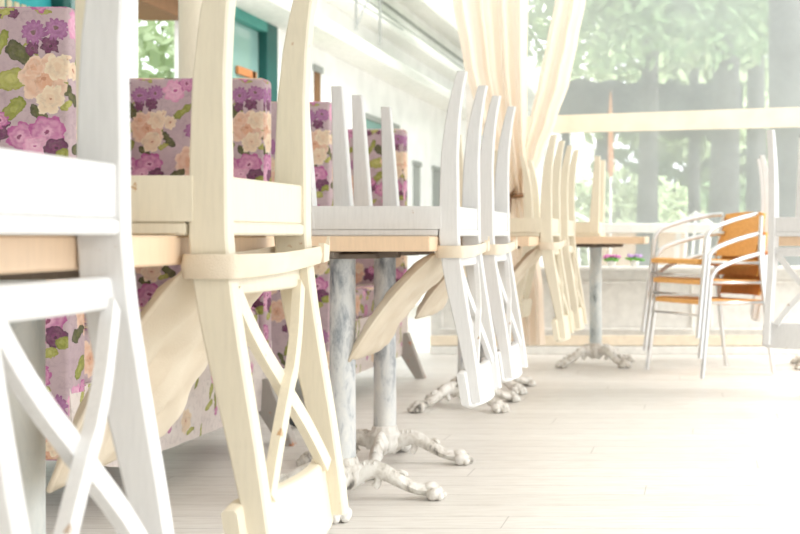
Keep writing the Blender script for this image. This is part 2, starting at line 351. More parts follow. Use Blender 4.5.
# upright: x towards the rear, z = 0 at the seat's top. height, centre x, depth
POST = [(-.458, .036, .026), (-.40, .022, .031), (-.32, .009, .039), (-.22, .001, .046), (-.1, 0, .052), (0, 0, .054), (.06, .005, .054), (.12, .014, .052), (.2, .029, .047), (.3, .049, .040), (.4, .067, .033), (.462, .077, .028)]
def rect_ring(cx, cy, z, dx, dy, c=.003):
    a, b = dx/2, dy/2
    return [(cx-a+c, cy-b, z), (cx+a-c, cy-b, z), (cx+a, cy-b+c, z), (cx+a, cy+b-c, z), (cx+a-c, cy+b, z), (cx-a+c, cy+b, z), (cx-a, cy+b-c, z), (cx-a, cy-b+c, z)]
def post_x(z): return prof(POST, z)[0]
HW = .172     # half distance between the back posts
def make_chair(mat, dd=0, name='cross_back_chair'):
    root = empty(name)
    for s in (-1, 1):
        mb = MB(); rings = []
        for i in range(25):
            z = -.458 + .920*i/24; cx, d = prof(POST, z); rings.append(rect_ring(cx, s*HW, z, d, .031))
        mb.loft(rings); autosmooth(mb.build('back_post', mat, root))
        mb = MB(); rings = []
        for i in range(7):
            t = i/6; z = -.018 - .44*t
            w = .058 + (.033-.058)*t; left = -.404 - dd - .009*t
            rings.append(rect_ring(left + w/2, s*(.192 - .0*t), z, w, .042 - .012*t))
        mb.loft(rings); autosmooth(mb.build('leg', mat, root))
    # seat board, notched round the posts
    poly = [(-.412-dd, -.213), (-.412-dd, .213), (-.03, .189), (-.03, .155), (.024, .155), (.024, -.155), (-.03, -.155), (-.03, -.189)]
    mb = MB(); e = .003
    def sh(k): return [(x - math.copysign(k, x+.19), y - math.copysign(k, y), 0) for x, y in poly]
    rings = []
    for z, k in ((-.019, e), (-.016, 0), (-.003, 0), (0, e)):
        rings.append([(p[0], p[1], z) for p in sh(k)])
    mb.loft(rings); mb.build('seat', mat, root)
    # aprons
    mb = MB(); z0, z1 = -.083, -.019
    for s in (-1, 1):
        y = s*.192
        a = Vector((-.36-dd, s*.203, 0)); b = Vector((-.02, s*.181, 0))
        n = Vector((0, 1, 0))*.009
        mb.loft([[a-n+Vector((0,0,z0)), a+n+Vector((0,0,z0)), a+n+Vector((0,0,z1)), a-n+Vector((0,0,z1))], [b-n+Vector((0,0,z0)), b+n+Vector((0,0,z0)), b+n+Vector((0,0,z1)), b-n+Vector((0,0,z1))]])
    mb.box(-.002, .020, -.160, .160, z0, z1, .002); mb.box(-.398-dd, -.378-dd, -.175, .175, z0, z1, .002)
    mb.build('apron', mat, root)
    # lower back rail, bowed
    def rail(z0, z1, half, xo, bow, th, name, rnd=0, arch=0):
        mb = MB(); rings = []; N = 16
        for i in range(N+1):
            t = -1 + 2*i/N; y = half*t
            zz0, zz1 = z0 + arch*.4*(1-t*t), z1 + arch*(1-t*t)
            if rnd: 
                k = max(0, (abs(t)-.88)/.12); zz0 += rnd*k*k; zz1 -= rnd*k*k
            ring = []
            for (z, o) in ((zz0, 1), (zz0+.004, 2), (zz1-.004, 2), (zz1, 1), (zz1, -1), (zz1-.004, -2), (zz0+.004, -2), (zz0, -1)):
                x = post_x(z) + xo + bow*(1-t*t)
                off = {1: th/2-.004, 2: th/2, -1: -(th/2-.004), -2: -th/2}[o]
                ring.append((x+off, y, z))
            rings.append(ring)
        mb.loft(rings); autosmooth(mb.build(name, mat, root), 50)
    rail(.048, .085, .158, 0, .012, .022, 'lower_back_rail')
    rail(.370, .478, .203, -.028, .030, .022, 'crest_rail', .010, .0)
    for s in (-1, 1):
        mb = MB(); rings = []; N = 18
        for i in range(N+1):
            t = i/N; z = .080 + .296*t
            y = s*((.143 - .010*t)*(1-2*t) + .008*math.sin(2*PI*t))
            dy = s*(-.280 + .008*2*PI*math.cos(2*PI*t)); L = math.hypot(dy, .296); ny, nz = .296/L, -dy/L
            x = post_x(z) + (.012 if t < .5 else .012*(1-t)+.004) * 1 - .006*(s) * math.sin(PI*t)
            hw = .0125
            ring = [(x-.007, y-ny*hw, z-nz*hw), (x+.007, y-ny*hw, z-nz*hw), (x+.007, y+ny*hw, z+nz*hw), (x-.007, y+ny*hw, z+nz*hw)]
            rings.append(ring)
        mb.loft(rings); autosmooth(mb.build('cross_slat', mat, root), 40)
    return root

protos = {}
GROUPS = {}
TT = .75
def place_chair(kind, x, y, yaw, label, group='upturned cross-back chairs on the tables'):
    if kind not in protos:
        o = make_chair(M[kind], {'white_wood': .016, 'cream_wood': -.042}.get(kind, 0)); protos[kind] = o
    else:
        o = copy_tree(protos[kind])
    o.location = (x, y, TT + .0005); o.rotation_euler = (PI, 0, yaw)
    tag(o, label, 'chair', group); return o

A = place_chair('white_wood', -.692, 1.357, math.radians(3), 'large white upturned cross-back chair nearest the camera, cut off at the left edge')
B = place_chair('cream_wood', -.682, 1.995, math.radians(-1), 'cream upturned cross-back chair with linen strap, on the near end of the row')
C = place_chair('white_wood', -.697, 3.79, 0, 'white upturned chair on the two-pedestal table, front one of the white pair')
D = place_chair('white_wood', -.700, 4.42, 0, 'white upturned chair on the two-pedestal table, rear one of the white pair')
E = place_chair('pale_cream_wood', -.695, 6.05, 0, 'pale cream upturned chair before the curtain, front one of the cream pair')
G = place_chair('pale_cream_wood', -.690, 6.72, 0, 'pale cream upturned chair before the curtain, rear one of the cream pair')
I = place_chair('pale_cream_wood', -.98, 7.60, PI, 'small distant cream upturned chair on the table by the window, back turned to the left')
J = place_chair('white_wood', .475, 5.56, math.radians(-115), 'white upturned chair at the right edge of the photo, back towards the camera')
K = place_chair('white_wood', .385, 7.50, PI, 'far white upturned chair at the right edge, mostly behind the other')

# ------------------------------------------------------------------ seat cushions hanging from the posts
def cushion(cx, cy, s_len, drop, half, label, yaw=0, thick=.035, twist=0.0, strap=True, out=.24, yo=0):
    root = empty('seat_cushion', (cx, cy, TT), (0, 0, yaw))
    N, Mw = 22, 16; top = []; bot = []
    def P(i, j):
        t = i/N; w = -1 + 2*j/Mw
        x = -.035 - out*(t**.95) - .015*math.sin(PI*t)
        z = -.048 - drop*(t**1.05) - twist*w*t
        return Vector((x, yo + half*w*(1 - .06*t), z))
    nrm = Vector((drop, 0, -out)).normalized()
    verts = []; faces = []
    for side in (0, 1):
        for i in range(N+1):
            for j in range(Mw+1):
                t = i/N; w = -1 + 2*j/Mw
                e = min(1, min(t, 1-t)*7 + .0) ** .5 * min(1, (1-abs(w))*5) ** .5
                puff = thick*(.22 + .78*e)*.5
                dim = .017*math.exp(-(((t-.45)/.06)**2 + ((abs(w)-.42)/.12)**2)) + .017*math.exp(-(((t-.78)/.06)**2 + ((abs(w)-.42)/.12)**2))
                wr = (.003*math.sin(9*w+7*t) + .0022*math.sin(23*t - 6*w) + .002*math.sin(31*t+17*w)) * e
                verts.append(P(i, j) + nrm*((puff - dim*1.0 + wr) * (1 if side == 0 else -1)))
    W1 = Mw+1; off = (N+1)*W1
    for i in range(N):
        for j in range(Mw):
            a = i*W1+j; faces.append((a, a+1, a+W1+1, a+W1)); a += off; faces.append((a, a+W1, a+W1+1, a+1))
    for i in range(N):
        for j in (0, Mw):
            a = i*W1+j; faces.append((a, a+W1, a+W1+off, a+off))
    for j in range(Mw):
        for i in (0, N):
            a = i*W1+j; faces.append((a, a+1, a+1+off, a+off))
    o = link_mesh('pad', verts, faces, M['linen'], root, True)
    # piping round the edge
    pts = [P(i, 0) for i in range(N+1)] + [P(N, j) for j in range(1, Mw+1)] + [P(i, Mw) for i in range(N-1, -1, -1)]
    MB().tube(pts, .0045, 6).build('piping', M['linen'], o, True)
    if strap:
        mb = MB(); rings = []
        ys = []
        # closed band round both posts; near side lower (it sags towards the camera)
        loop = []
        x0, x1 = -.034, .042
        yb = HW + .021
        loop = [(x1, -yb+.01), (x1, -.09), (x1+.002, 0), (x1, .09), (x1, yb-.01), (x1-.01, yb), (x0+.01, yb), (x0, yb-.01), (x0, .05), (x0, -.05), (x0, -yb+.01), (x0+.01, -yb), (x1-.01, -yb)]
        zc = lambda y: -.031 - .012*(1 - (y+yb)/(2*yb)) - .004*math.sin(PI*(y+yb)/(2*yb))
        for (x, y) in loop:
            hz = .017 - .003*(y+yb)/(2*yb); z = zc(y)
            n = Vector((x-.004, 0, 0)) if abs(y) < yb-.02 else Vector(((1 if x > 0 else -1)*(.3 if abs(y) > yb-.005 else 1), math.copysign(1 if abs(y) > yb-.005 else .5, y), 0))
            n.normalize(); p = Vector((x, y, z)); u = Vector((0, 0, hz))
            rings.append([p - u + n*.0015, p + n*.0045, p + u + n*.0015, p + u - n*.0005, p - u - n*.0005])
        mb.loft(rings, cap=False, closed=True)
        # pointed tab end at the far post
        mb.loft([[(x1-.004, yb-.006, -.045), (x1+.006, yb-.006, -.045), (x1+.006, yb-.004, -.012), (x1-.004, yb-.004, -.012)],
                 [(x1+.002, yb+.012, -.042), (x1+.009, yb+.012, -.042), (x1+.009, yb+.012, -.016), (x1+.002, yb+.012, -.016)],
                 [(x1+.002, yb+.026, -.020), (x1+.006, yb+.026, -.020), (x1+.006, yb+.026, .0), (x1+.002, yb+.026, .0)]])
        autosmooth(mb.build('strap', M['linen'], root), 60)
    tag(root, label, 'cushion', 'seat cushions hanging from the upturned chairs')
    return root
cushion(-.682, 1.995, 0, .30, .195, 'large cream linen cushion hanging below the near table from the cream chair', math.radians(-1), .045, -.012, out=.20, yo=.022)
cushion(-.697, 3.79, 0, .30, .165, 'cream cushion hanging under the two-pedestal table, longer one in front of the pole', 0, .048, 0, strap=True, out=.25)
cushion(-.700, 4.42, 0, .22, .15, 'cream cushion hanging under the two-pedestal table, shorter one behind', 0, .045, 0, strap=True, out=.20)
cushion(-.695, 6.05, 0, .26, .165, 'pale cushion hanging below the distant table, beside the cream chairs', 0, .035, 0, strap=True, out=.2)

# ------------------------------------------------------------------ tables
def pedestal(x, y, turn, root, mcol='iron'):
    p = MB()
    p.lathe([(.0365, .10), (.0355, .35), (.035, .66), (.036, .70)], 24, x, y)
    col_ = autosmooth(p.build('column', M[mcol], root), 50)
    q = MB(); q.lathe([(.11, .688), (.11, .7), (.07, .708)], 20, x, y)
    q.box(x-.16, x+.16, y-.02, y+.02, .690, .7085, .003); q.box(x-.02, x+.02, y-.16, y+.16, .6905, .708, .003)
    q.build('mounting_plate', M['table_under'], root)
    c = MB()
    c.lathe([(.030, .04), (.046, .055), (.052, .075), (.050, .09), (.056, .10), (.054, .108), (.044, .112), (.041, .124), (.037, .13)], 48, x, y, .035, 12)
    autosmooth(c.build('collar', M['iron_foot'], root), 60)
    for k in range(4):
        a = turn + k*PI/2; d = Vector((math.cos(a), math.sin(a), 0)); n = Vector((-d.y, d.x, 0)); o = Vector((x, y, 0))
        f = MB()
        tab = [(.03, .070, .022, .036), (.06, .088, .021, .030), (.09, .092, .020, .026), (.12, .080, .020, .026), (.15, .061, .021, .024), (.18, .043, .022, .020), (.205, .032, .023, .017), (.235, .028, .024, .020)]
        rings = []
        for r, z, hw, hh in tab:
            c0 = o + d*r + Vector((0, 0, z)); rings.append([c0 + n*hw*math.cos(t_)*(1 if math.sin(t_) < .3 else .75) + Vector((0,0,1))*hh*math.sin(t_) for t_ in [2*PI*j/12 for j in range(12)]])
        f.loft(rings)
        # scroll under the knee and acanthus bead on top, claw with three toes at the end
        f.tube([o + d*(.075+.022*math.cos(t)) + Vector((0,0,.06+.022*math.sin(t))) for t in [j*.5-1 for j in range(10)]], [.012-.0007*j for j in range(10)], 8)
        f.tube([o + d*(.16+.014*math.cos(t)) + Vector((0,0,.07+.012*math.sin(t))) for t in [j*.6 for j in range(8)]], .007, 6)
        for t_ in (-.022, -.0, .022):
            cc = o + d*(.25 + (.008 if t_ == 0 else 0)) + n*t_
            f.ellip((cc.x, cc.y, .020), (.021, .021, .020), 10, 7)
            cc = o + d*(.268 + (.008 if t_ == 0 else 0)) + n*t_*1.15
            f.ellip((cc.x, cc.y, .012), (.013, .013, .012), 8, 6)
        cc = o + d*.243; f.ellip((cc.x, cc.y, .034), (.024, .024, .018), 10, 7)
        for r_ in (.06, .074, .088):
            cc = o + d*r_; f.ellip((cc.x, cc.y, .108 if r_ < .08 else .109), (.006, .016, .009), 8, 6)
        autosmooth(f.build('foot', M['iron_foot'], root), 50)
def table(x0, x1, y0, y1, peds, label, mcol='iron', th=.041):
    root = empty('pedestal_table', ((x0+x1)/2, (y0+y1)/2, 0))
    ox, oy = root.location.x, root.location.y
    mb = MB(); mb.box(x0-ox, x1-ox, y0-oy, y1-oy, TT-th, TT, .003); mb.build('tabletop', M['table_wood'], root)
    for (px_, py_, tr) in peds: pedestal(px_-ox, py_-oy, tr, root, mcol)
    tag(root, label, 'table', 'cafe tables with upturned chairs'); return root
table(-1.33, -.727, .90, 2.32, [(-1.006, 1.31, .1), (-1.006, 1.92, .1)], 'nearest table at lower left, peach top on a thick chipped white column', 'iron_white')
table(-1.33, -.727, 3.50, 4.74, [(-1.006, 3.66, .20), (-1.035, 4.27, .05)], 'middle table with two grey cast-iron pedestals and claw feet')
table(-1.33, -.727, 5.53, 7.0, [(-1.03, 5.72, PI/4), (-1.04, 6.35, PI/4)], 'table behind the white chairs, holding the pale cream pair')
table(-.915, -.312, 7.28, 7.92, [(-.61, 7.60, PI/4)], 'small square table on one pedestal before the window wall', 'iron_white')
table(.335, 1.0, 5.68, 6.30, [(.70, 5.93, PI/4)], 'nearer table cut off by the right edge of the photo')
table(.415, 1.05, 7.15, 7.85, [(.75, 7.50, PI/4)], 'farther table at the right edge, behind the nearer one')

# ------------------------------------------------------------------ floral settees facing the aisle
def padded(x0, x1, y0, y1, z0, z1, r, name, root, org, bow=0):
    """rounded upholstered slab"""
    me_v = []; bm = bmesh.new(); bmesh.ops.create_cube(bm, size=1)
    for v in bm.verts: v.co = Vector(((x0+x1)/2 + v.co.x*(x1-x0), (y0+y1)/2 + v.co.y*(y1-y0), (z0+z1)/2 + v.co.z*(z1-z0)))
    bmesh.ops.bevel(bm, geom=list(bm.edges), offset=r, segments=4, profile=.5, affect='EDGES')
    me = bpy.data.meshes.new(name); bm.to_mesh(me); bm.free()
    o = bpy.data.objects.new(name, me); col.objects.link(o); me.materials.append(M['fabric']); o.parent = root
    box_uv(o, org); autosmooth(o, 60); return o
def settee(y0, y1, label, top=1.323):
    root = empty('high_sided_settee', (-1.57, (y0+y1)/2, 0)); oy = (y0+y1)/2
    a, b_ = y0-oy, y1-oy; xf, xb = 0.0, -.62
    org = lambda yy: (xf, yy, top)
    padded(xb, xf, a, a+.09, .19, top, .012, 'side_wing', root, org(a))
    padded(xb, xf, b_-.09, b_, .19, top, .018, 'side_wing', root, org(b_))
    padded(xb, xb+.12, a+.085, b_-.085, .19, top-.01, .02, 'backrest', root, org(a))
    padded(xb+.1, xf-.012, a+.09, b_-.09, .36, .50, .03, 'seat_cushion', root, org(a))
    # skirt all round with a hem that rides up at the ends
    mb = MB(); N = 40; L = b_-a
    def hem(y):
        d = min(y-a, 99); d2 = b_-y
        k = max(0, 1 - d/.33); k2 = max(0, 1 - d2/.2)
        return .122 + .062*(k*k*(3-2*k)) + .03*k2*k2
    rings = []
    for i in range(N+1):
        y = a + .006 + (L-.012)*i/N; h = hem(y); w = .003*math.sin(y*40)
        rings.append([(xf-.002+w, y, h), (xf+.003+w, y, h+.1), (xf-.001, y, .37), (xf-.012, y, .37), (xb+.01, y, .37), (xb+.01, y, h+.05), (xf-.05, y, h+.03), (xf-.014, y, h)])
    mb.loft(rings); o = mb.build('skirt', M['aisle_lit_fabric'], root); box_uv(o, org(a)); autosmooth(o, 50)
    for (lx, ly, dx) in ((.02, b_-.10, .12), (-.02, a+.30, .06), (-.5, b_-.1, -.04), (-.5, a+.12, -.04)):
        mb = MB(); rings = []
        for t in (0, 1):
            z = .24*(1-t); w = .11 - .06*t; cx = lx - .05 + dx*t
            rings.append(rect_ring(cx, ly, z, w, .05, .003))
        mb.loft(rings)
        if ly > 0 or lx < -.1: mb.build('leg', M['settee_leg'], root)
    tag(root, label, 'sofa', 'floral settees along the left side'); return root
settee(3.235, 4.775, 'nearer floral settee with high side wings, behind the cream chair')
settee(5.51, 6.99, 'farther floral settee with high wings, seen behind the white chairs')

# ------------------------------------------------------------------ small clump on the floor
mb = MB()
for i in range(26):
    t = i/26; a = i*2.4; r = .026*math.sin(PI*(.15+.8*t)); z = .012 + .05*t
    mb.ellip((r*math.cos(a), r*math.sin(a), z), (.011, .011, .007), 7, 5)
o = mb.build('pine_cone', M['cone'], None, True, loc=(-1.584, 5.10, -.003)); tag(o, 'small dark silvery cone-like clump on the floor seen through the cream chair', 'ornament')

# ------------------------------------------------------------------ stacked aluminium armchairs
def bez(pts, n=8):
    """catmull-rom through points"""
    P = [Vector(p) for p in pts]; out = []
    for i in range(len(P)-1):
        p0 = P[max(i-1, 0)]; p1 = P[i]; p2 = P[i+1]; p3 = P[min(i+2, len(P)-1)]
        for k in range(n):
            t = k/n; out.append(.5*((2*p1) + (-p0+p2)*t + (2*p0-5*p1+4*p2-p3)*t*t + (-p0+3*p1-3*p2+p3)*t**3))
    out.append(P[-1]); return out
def armchair():
    """front towards -x, width along y"""
    root = empty('stacking_armchair')
    for s in (-1, 1):
        # leg, arm and upper back in one tube
        pts = [(-.255, s*.288, .012), (-.225, s*.280, .25), (-.203, s*.273, .42), (-.192, s*.270, .515), (-.172, s*.268, .56), (-.125, s*.265, .59), (0, s*.252, .628), (.13, s*.225, .655), (.195, s*.17, .663)]
        autosmooth(MB().tube(bez(pts, 5), .0125, 10).build('arm_tube', M['alu'], root), 60)
        pts = [(.235, s*.235, .012), (.205, s*.228, .2), (.185, s*.222, .40), (.198, s*.205, .53), (.215, s*.19, .65)]
        autosmooth(MB().tube(bez(pts, 5), .0115, 10).build('leg', M['alu'], root), 60)
        MB().tube([(-.205, s*.262, .405), (.19, s*.222, .395)], .009, 8).build('side_rail', M['alu'], root, True)
    MB().tube([(-.214, -.276, .335), (-.214, .276, .335)], .007, 8).build('stretcher', M['alu'], root, True)
    # woven seat
    verts = []; faces = []; N = 10
    for side, dz in ((0, .012), (1, -.012)):
        for i in range(N+1):
            for j in range(N+1):
                u = i/N; w = -1+2*j/N; hw = .245 - .035*u
                verts.append((-.225 + .41*u, hw*w, .413 - .018*u - .012*math.sin(PI*u)*(1-w*w) + dz - (.008 if i == 0 else 0)))
    W1 = N+1; off = W1*W1
    for i in range(N):
        for j in range(N):
            a = i*W1+j; faces += [(a, a+1, a+W1+1, a+W1), (a+off, a+off+W1, a+off+W1+1, a+off+1)]
    for i in range(N):
        for j in (0, N):
            a = i*W1+j; faces.append((a, a+W1, a+W1+off, a+off)); a = j*W1+i; faces.append((a, a+1, a+1+off, a+off))
    link_mesh('seat', verts, faces, M['wicker'], root)
    # woven curved back
    verts = []; faces = []; NZ, NY = 8, 14
    for side in (0, 1):
        for i in range(NZ+1):
            for j in range(NY+1):
                u = i/NZ; w = -1+2*j/NY; hw = .19 + .01*math.sin(PI*u)
                x = .150 + .065*u - .03*w*w + (0 if side == 0 else .014)
                z = .43 + .235*u + (.012*(1-w*w) if i == NZ else 0)
                verts.append((x + .045, hw*w, z))
    W1 = NY+1; off = (NZ+1)*W1
    for i in range(NZ):
        for j in range(NY):
            a = i*W1+j; faces += [(a, a+1, a+W1+1, a+W1), (a+off, a+off+W1, a+off+W1+1, a+off+1)]
    for i in range(NZ):
        for j in (0, NY):
            a = i*W1+j; faces.append((a, a+W1, a+W1+off, a+off))
    for j in range(NY):
        for i in (0, NZ):
            a = i*W1+j; faces.append((a, a+1, a+1+off, a+off))
    link_mesh('backrest', verts, faces, M['wicker'], root)
    return root
names = ['bottom armchair of the orange woven aluminium stack', 'middle armchair of the orange woven aluminium stack', 'top armchair of the orange woven aluminium stack']
ac = None
for k in range(3):
    ac2 = armchair() if ac is None else copy_tree(ac)
    ac = ac or ac2
    ac2.location = (.075 - .012*k, 7.12 - .004*k, .106*k); ac2.rotation_euler = (0, 0, math.radians(32))
    tag(ac2, names[k], 'chair', 'stacked orange armchairs')

# ------------------------------------------------------------------ setting: floor, window wall
def sbox(name, x0, x1, y0, y1, z0, z1, mat, kind='structure', parent=None, c=.004):
    mb = MB(); mb.box(x0, x1, y0, y1, z0, z1, c); o = mb.build(name, mat, parent)
    if kind: o['kind'] = kind
    return o
FY = 8.3
sbox('floor', -3.3, 4.5, -1.5, FY+.1, -.1, 0, M['floor'])
sbox('wall_far', -1.72, 4.5, FY, FY+.12, 0, .54, M['white_paint'])
for k in range(7):      # panel mouldings of the low wall
    x = -1.66 + k*.86
    mb = MB()
    for (a, b, z0, z1) in ((x, x+.76, .15, .17), (x, x+.76, .45, .47), (x, x+.02, .17, .45), (x+.74, x+.76, .17, .45)): mb.box(a, b, FY-.012, FY+.001, z0, z1, .004)
    tag(mb.build('trim_%d' % (k+1), M['white_paint']), kind='structure')
sbox('baseboard_far', -1.72, 4.5, FY-.03, FY, 0, .05, M['white_paint'])
sbox('trim_8', -1.72, 4.5, FY-.016, FY, .055, .12, M['sunlit_peach_trim'])  # edge strip at the wall foot, its sunlit glow painted as peach colour
# window: rails, posts, canvas band, dusty film
win = empty('window_1', (0, FY, 0)); tag(win, kind='structure')
def wpart(n, x0, x1, y0, y1, z0, z1, mat): return sbox(n, x0, x1, y0-FY, y1-FY, z0, z1, mat, None, win)
wpart('window_sill', -1.74, 4.5, FY-.09, FY+.14, .54, .562, M['white_paint'])
wpart('window_rail', -1.50, 4.5, FY+.02, FY+.10, .775, .835, M['white_paint'])
wpart('window_head', -1.50, 4.5, FY+.02, FY+.10, 2.75, 2.9, M['white_paint'])
for x in (-1.50, 1.35, 4.42): wpart('window_post', x, x+.08, FY+.015, FY+.11, .56, 2.76, M['white_paint'])
mb = MB(); mb.loft([[(-1.43, .0, 1.400), (-1.43, .012, 1.400), (-1.43, .012, 1.507), (-1.43, .0, 1.507)], [(1.35, .0, 1.468), (1.35, .012, 1.468), (1.35, .012, 1.603), (1.35, .0, 1.603)]])
mb.build('canvas_band', M['canvas'], win)
mb = MB(); mb.add([(-1.43, .05, .835), (1.35, .05, .835), (1.35, .05, 2.75), (-1.43, .05, 2.75)], [(0,1,2,3)])
mb.add([(1.43, .05, .835), (4.42, .05, .835), (4.42, .05, 2.75), (1.43, .05, 2.75)], [(0,1,2,3)])
mb.add([(-1.43, .05, .562), (1.35, .05, .562), (1.35, .05, .775), (-1.43, .05, .775)], [(0,1,2,3)])
mb.build('pane', M['film'], win)

# flowers in little pots on the sill
def flower(x, big, m1, label):
    r = empty('potted_flower', (x, FY-.045, .5625))
    MB().lathe([(.022, 0), (.03, .03), (.031, .032)], 12).build('pot', M['white_paint'], r, True)
    mb = MB(); mp = MB()
    for i in range(14):
        a = i*2.4; rr = .012 + .03*R.random()*big; mb.ellip((rr*math.cos(a)*1.3, rr*math.sin(a)*.5, .035+.02*R.random()), (.016, .01, .008), 6, 4)
    for i in range(6):
        a = i*1.9; mp.ellip((.035*math.cos(a)*big, .012*math.sin(a), .058+.012*R.random()), (.016, .012, .011), 7, 5)
    mb.build('leaves', M['plantleaf'], r); mp.build('blossoms', m1, r)
    tag(r, label, 'plant', 'potted flowers on the window sill')
flower(-.56, 1.2, M['petal'], 'pink and green potted flower on the sill, left of two')
flower(-.415, 1.0, M['petal_purple'], 'lilac and green potted flower on the sill, right of two')

# curtain
def strip(bounds, y, n_pleat, amp, name, parent, ph=0):
    """bounds: list of (z, xl, xr)"""
    verts = []; NZ, NX = 60, 60
    zs = [b[0] for b in bounds]
    for i in range(NZ+1):
        z = zs[0] + (zs[-1]-zs[0])*i/NZ
        for k in range(len(bounds)-1):
            if bounds[k+1][0] <= z or k == len(bounds)-2:
                a, b = bounds[k], bounds[k+1]; t = (z-a[0])/(b[0]-a[0]); break
        t = max(0, min(1, t)); t = t*t*(3-2*t)*.5 + t*.5
        xl = a[1]+(b[1]-a[1])*t; xr = a[2]+(b[2]-a[2])*t
        for j in range(NX+1):
            u = j/NX; w = xr-xl
            verts.append((xl + w*u + .15*w/n_pleat*math.sin(2*PI*n_pleat*u*1.0+ph), y + amp*math.sin(2*PI*n_pleat*u+ph) + amp*.4*math.sin(2*PI*n_pleat*2.3*u+1+ph), z))
    faces = [(i*(NX+1)+j, i*(NX+1)+j+1, (i+1)*(NX+1)+j+1, (i+1)*(NX+1)+j) for i in range(NZ) for j in range(NX)]
    return link_mesh(name, verts, faces, M['curtain'], parent, True)
def pz(y, s=162.): return H + (CY-y)/s
def pxx(x, s=162.): return (x-CX)/s
cur = empty('curtain', (-1.15, 8.02, 0)); ox = 1.15
def bd(rows): return [(pz(y), pxx(l)+ox, pxx(r)+ox) for (y, l, r) in rows]
strip(bd([(-70, 446, 527), (0, 452, 528), (60, 463, 527), (120, 478, 527), (165, 494, 527), (195, 505, 526), (225, 502, 535), (290, 499, 543), (345, 498, 545)]), 0, 4, .030, 'left_drape', cur)
strip(bd([(-70, 560, 594), (0, 552, 583), (40, 544, 575), (80, 535, 567), (120, 527, 554), (150, 521, 542), (180, 514, 531), (197, 508, 526)]), .03, 2, .024, 'right_drape', cur, 1.0)
mb = MB(); zt = pz(197)
mb.tube([(pxx(515)+ox + .075*math.cos(t), -.0 + .06*math.sin(t), zt + .012*math.cos(t)) for t in [2*PI*j/24 for j in range(24)]], .012, 8, closed=True)
mb.tube([(pxx(512)+ox, -.07, zt), (pxx(509)+ox, -.08, zt+.04), (pxx(506)+ox, -.08, zt+.02), (pxx(511)+ox, -.072, zt-.005), (pxx(516)+ox, -.08, zt+.04), (pxx(518)+ox, -.08, zt+.015), (pxx(512)+ox, -.07, zt-.01), (pxx(511)+ox, -.075, zt-.10)], .010, 6)
mb.build('tieback', M['brown'], cur, True)
mb = MB(); mb.tube([(-.75, .0, pz(-70)+.01), (.55, .0, pz(-70)+.01)], .012, 8); mb.build('curtain_rod', M['white_paint'], cur, True)
tag(cur, 'tall cream sheer curtain gathered with a brown tie before the window', 'curtain')

sbox('light_blocker_rear', -2.7, 2.7, -1.5, -1.38, 0, 2.9, M['white_paint'])  # unseen wall added behind the camera to cut light on the near side
sbox('light_blocker_top', -2.7, 2.7, -3.0, 7.1, 2.9, 3.0, M['white_paint'])  # unseen slab added to block sky and sun; its far end sets the brightness
# round pole of the terrace
mb = MB(); mb.lathe([(.055, 0), (.055, 2.9)], 20); o = mb.build('terrace_pole', M['pale_cream_wood'], None, loc=(-2.38, 6.08, 0)); autosmooth(o); tag(o, 'round cream wooden pole standing behind the floral settees', 'pole')

# ------------------------------------------------------------------ outside
sbox('ground', -30, 30, -6, 45, -.2, -.1, M['ground'])
# facade to the left, parallel to the aisle
FX = -3.5
fac = empty('shop_building', (FX, 12, -.1)); tag(fac, 'overexposed white building with ledges and teal windows beyond the settees', 'building')
def fbox(n, x0, x1, y0, y1, z0, z1, mat, p=None):
    mb = MB(); mb.box(x0, x1, y0-12, y1-12, z0+.1, z1+.1, .005); return mb.build(n, mat, p or fac)
segs = [(-6, 8.15), (8.78, 45)]
mb = MB()
mb.box(-.08, 0, -6-12, 6.4-12, 0, 2.55, .005)
mb.box(-.08, 0, 7.35-12, 8.1-12, 0, 2.55, .005)
mb.box(-.08, 0, 8.85-12, 9.60-12, 0, 2.55, .005)
mb.box(-.08, 0, 10.75-12, 11.05-12, 0, 2.55, .005)
mb.box(-.08, 0, 11.5-12, 45-12, 0, 2.55, .005)
mb.box(-.08, 0, -6-12, 45-12, 2.54, 7.0, .005)
mb.build('wall', M['plaster'], fac)
mb = MB()
mb.box(-.02, .35, -18, 33, 2.58, 2.68, .01)
mb.box(-.02, .18, -18, 33, 2.66, 2.80, .01)
mb.build('canopy_ledge', M['white_paint'], fac)
mb = MB(); mb.box(-.02, .22, -18, 33, 3.05, 3.13, .01); mb.box(-.02, .14, -18, 33, 3.13, 3.23, .01); mb.build('cornice', M['white_paint'], fac)
mb = MB(); mb.box(-.02, .28, -18, 33, 3.58, 3.66, .01); mb.box(-.02, .16, -18, 33, 3.66, 3.82, .01); mb.build('cornice', M['white_paint'], fac)
mb = MB(); mb.box(-.02, .03, -18, 33, 3.3, 3.325, .004); mb.box(-.02, .03, -18, 33, 3.42, 3.44, .004); mb.build('moulding', M['stone'], fac)
# display window with turquoise frame (its top shows over the near wing)
f = fbox('shop_window', -.14, -.06, 6.4, 7.35, .5, 2.5, M['turquoise'])
for k in range(11): 
    fbox('display_card', -.062, -.05, 6.45+k*.072, 6.45+k*.072+.05, 1.86, 1.97, M['cream_board'], f).location = (0,0,0)
mb = MB(); mb.ellip((-.05, 7.06-12, 2.04), (.012, .05, .05), 12, 8); mb.build('orange_disc', M['orange'], f)
fbox('dark_frame', -.06, .01, 7.13, 7.22, .5, 2.5, M['dark_teal'], f)
# opening with greenery, brown lintel
fbox('lintel', -.3, .02, 8.1, 8.85, 2.22, 2.36, M['brown'])
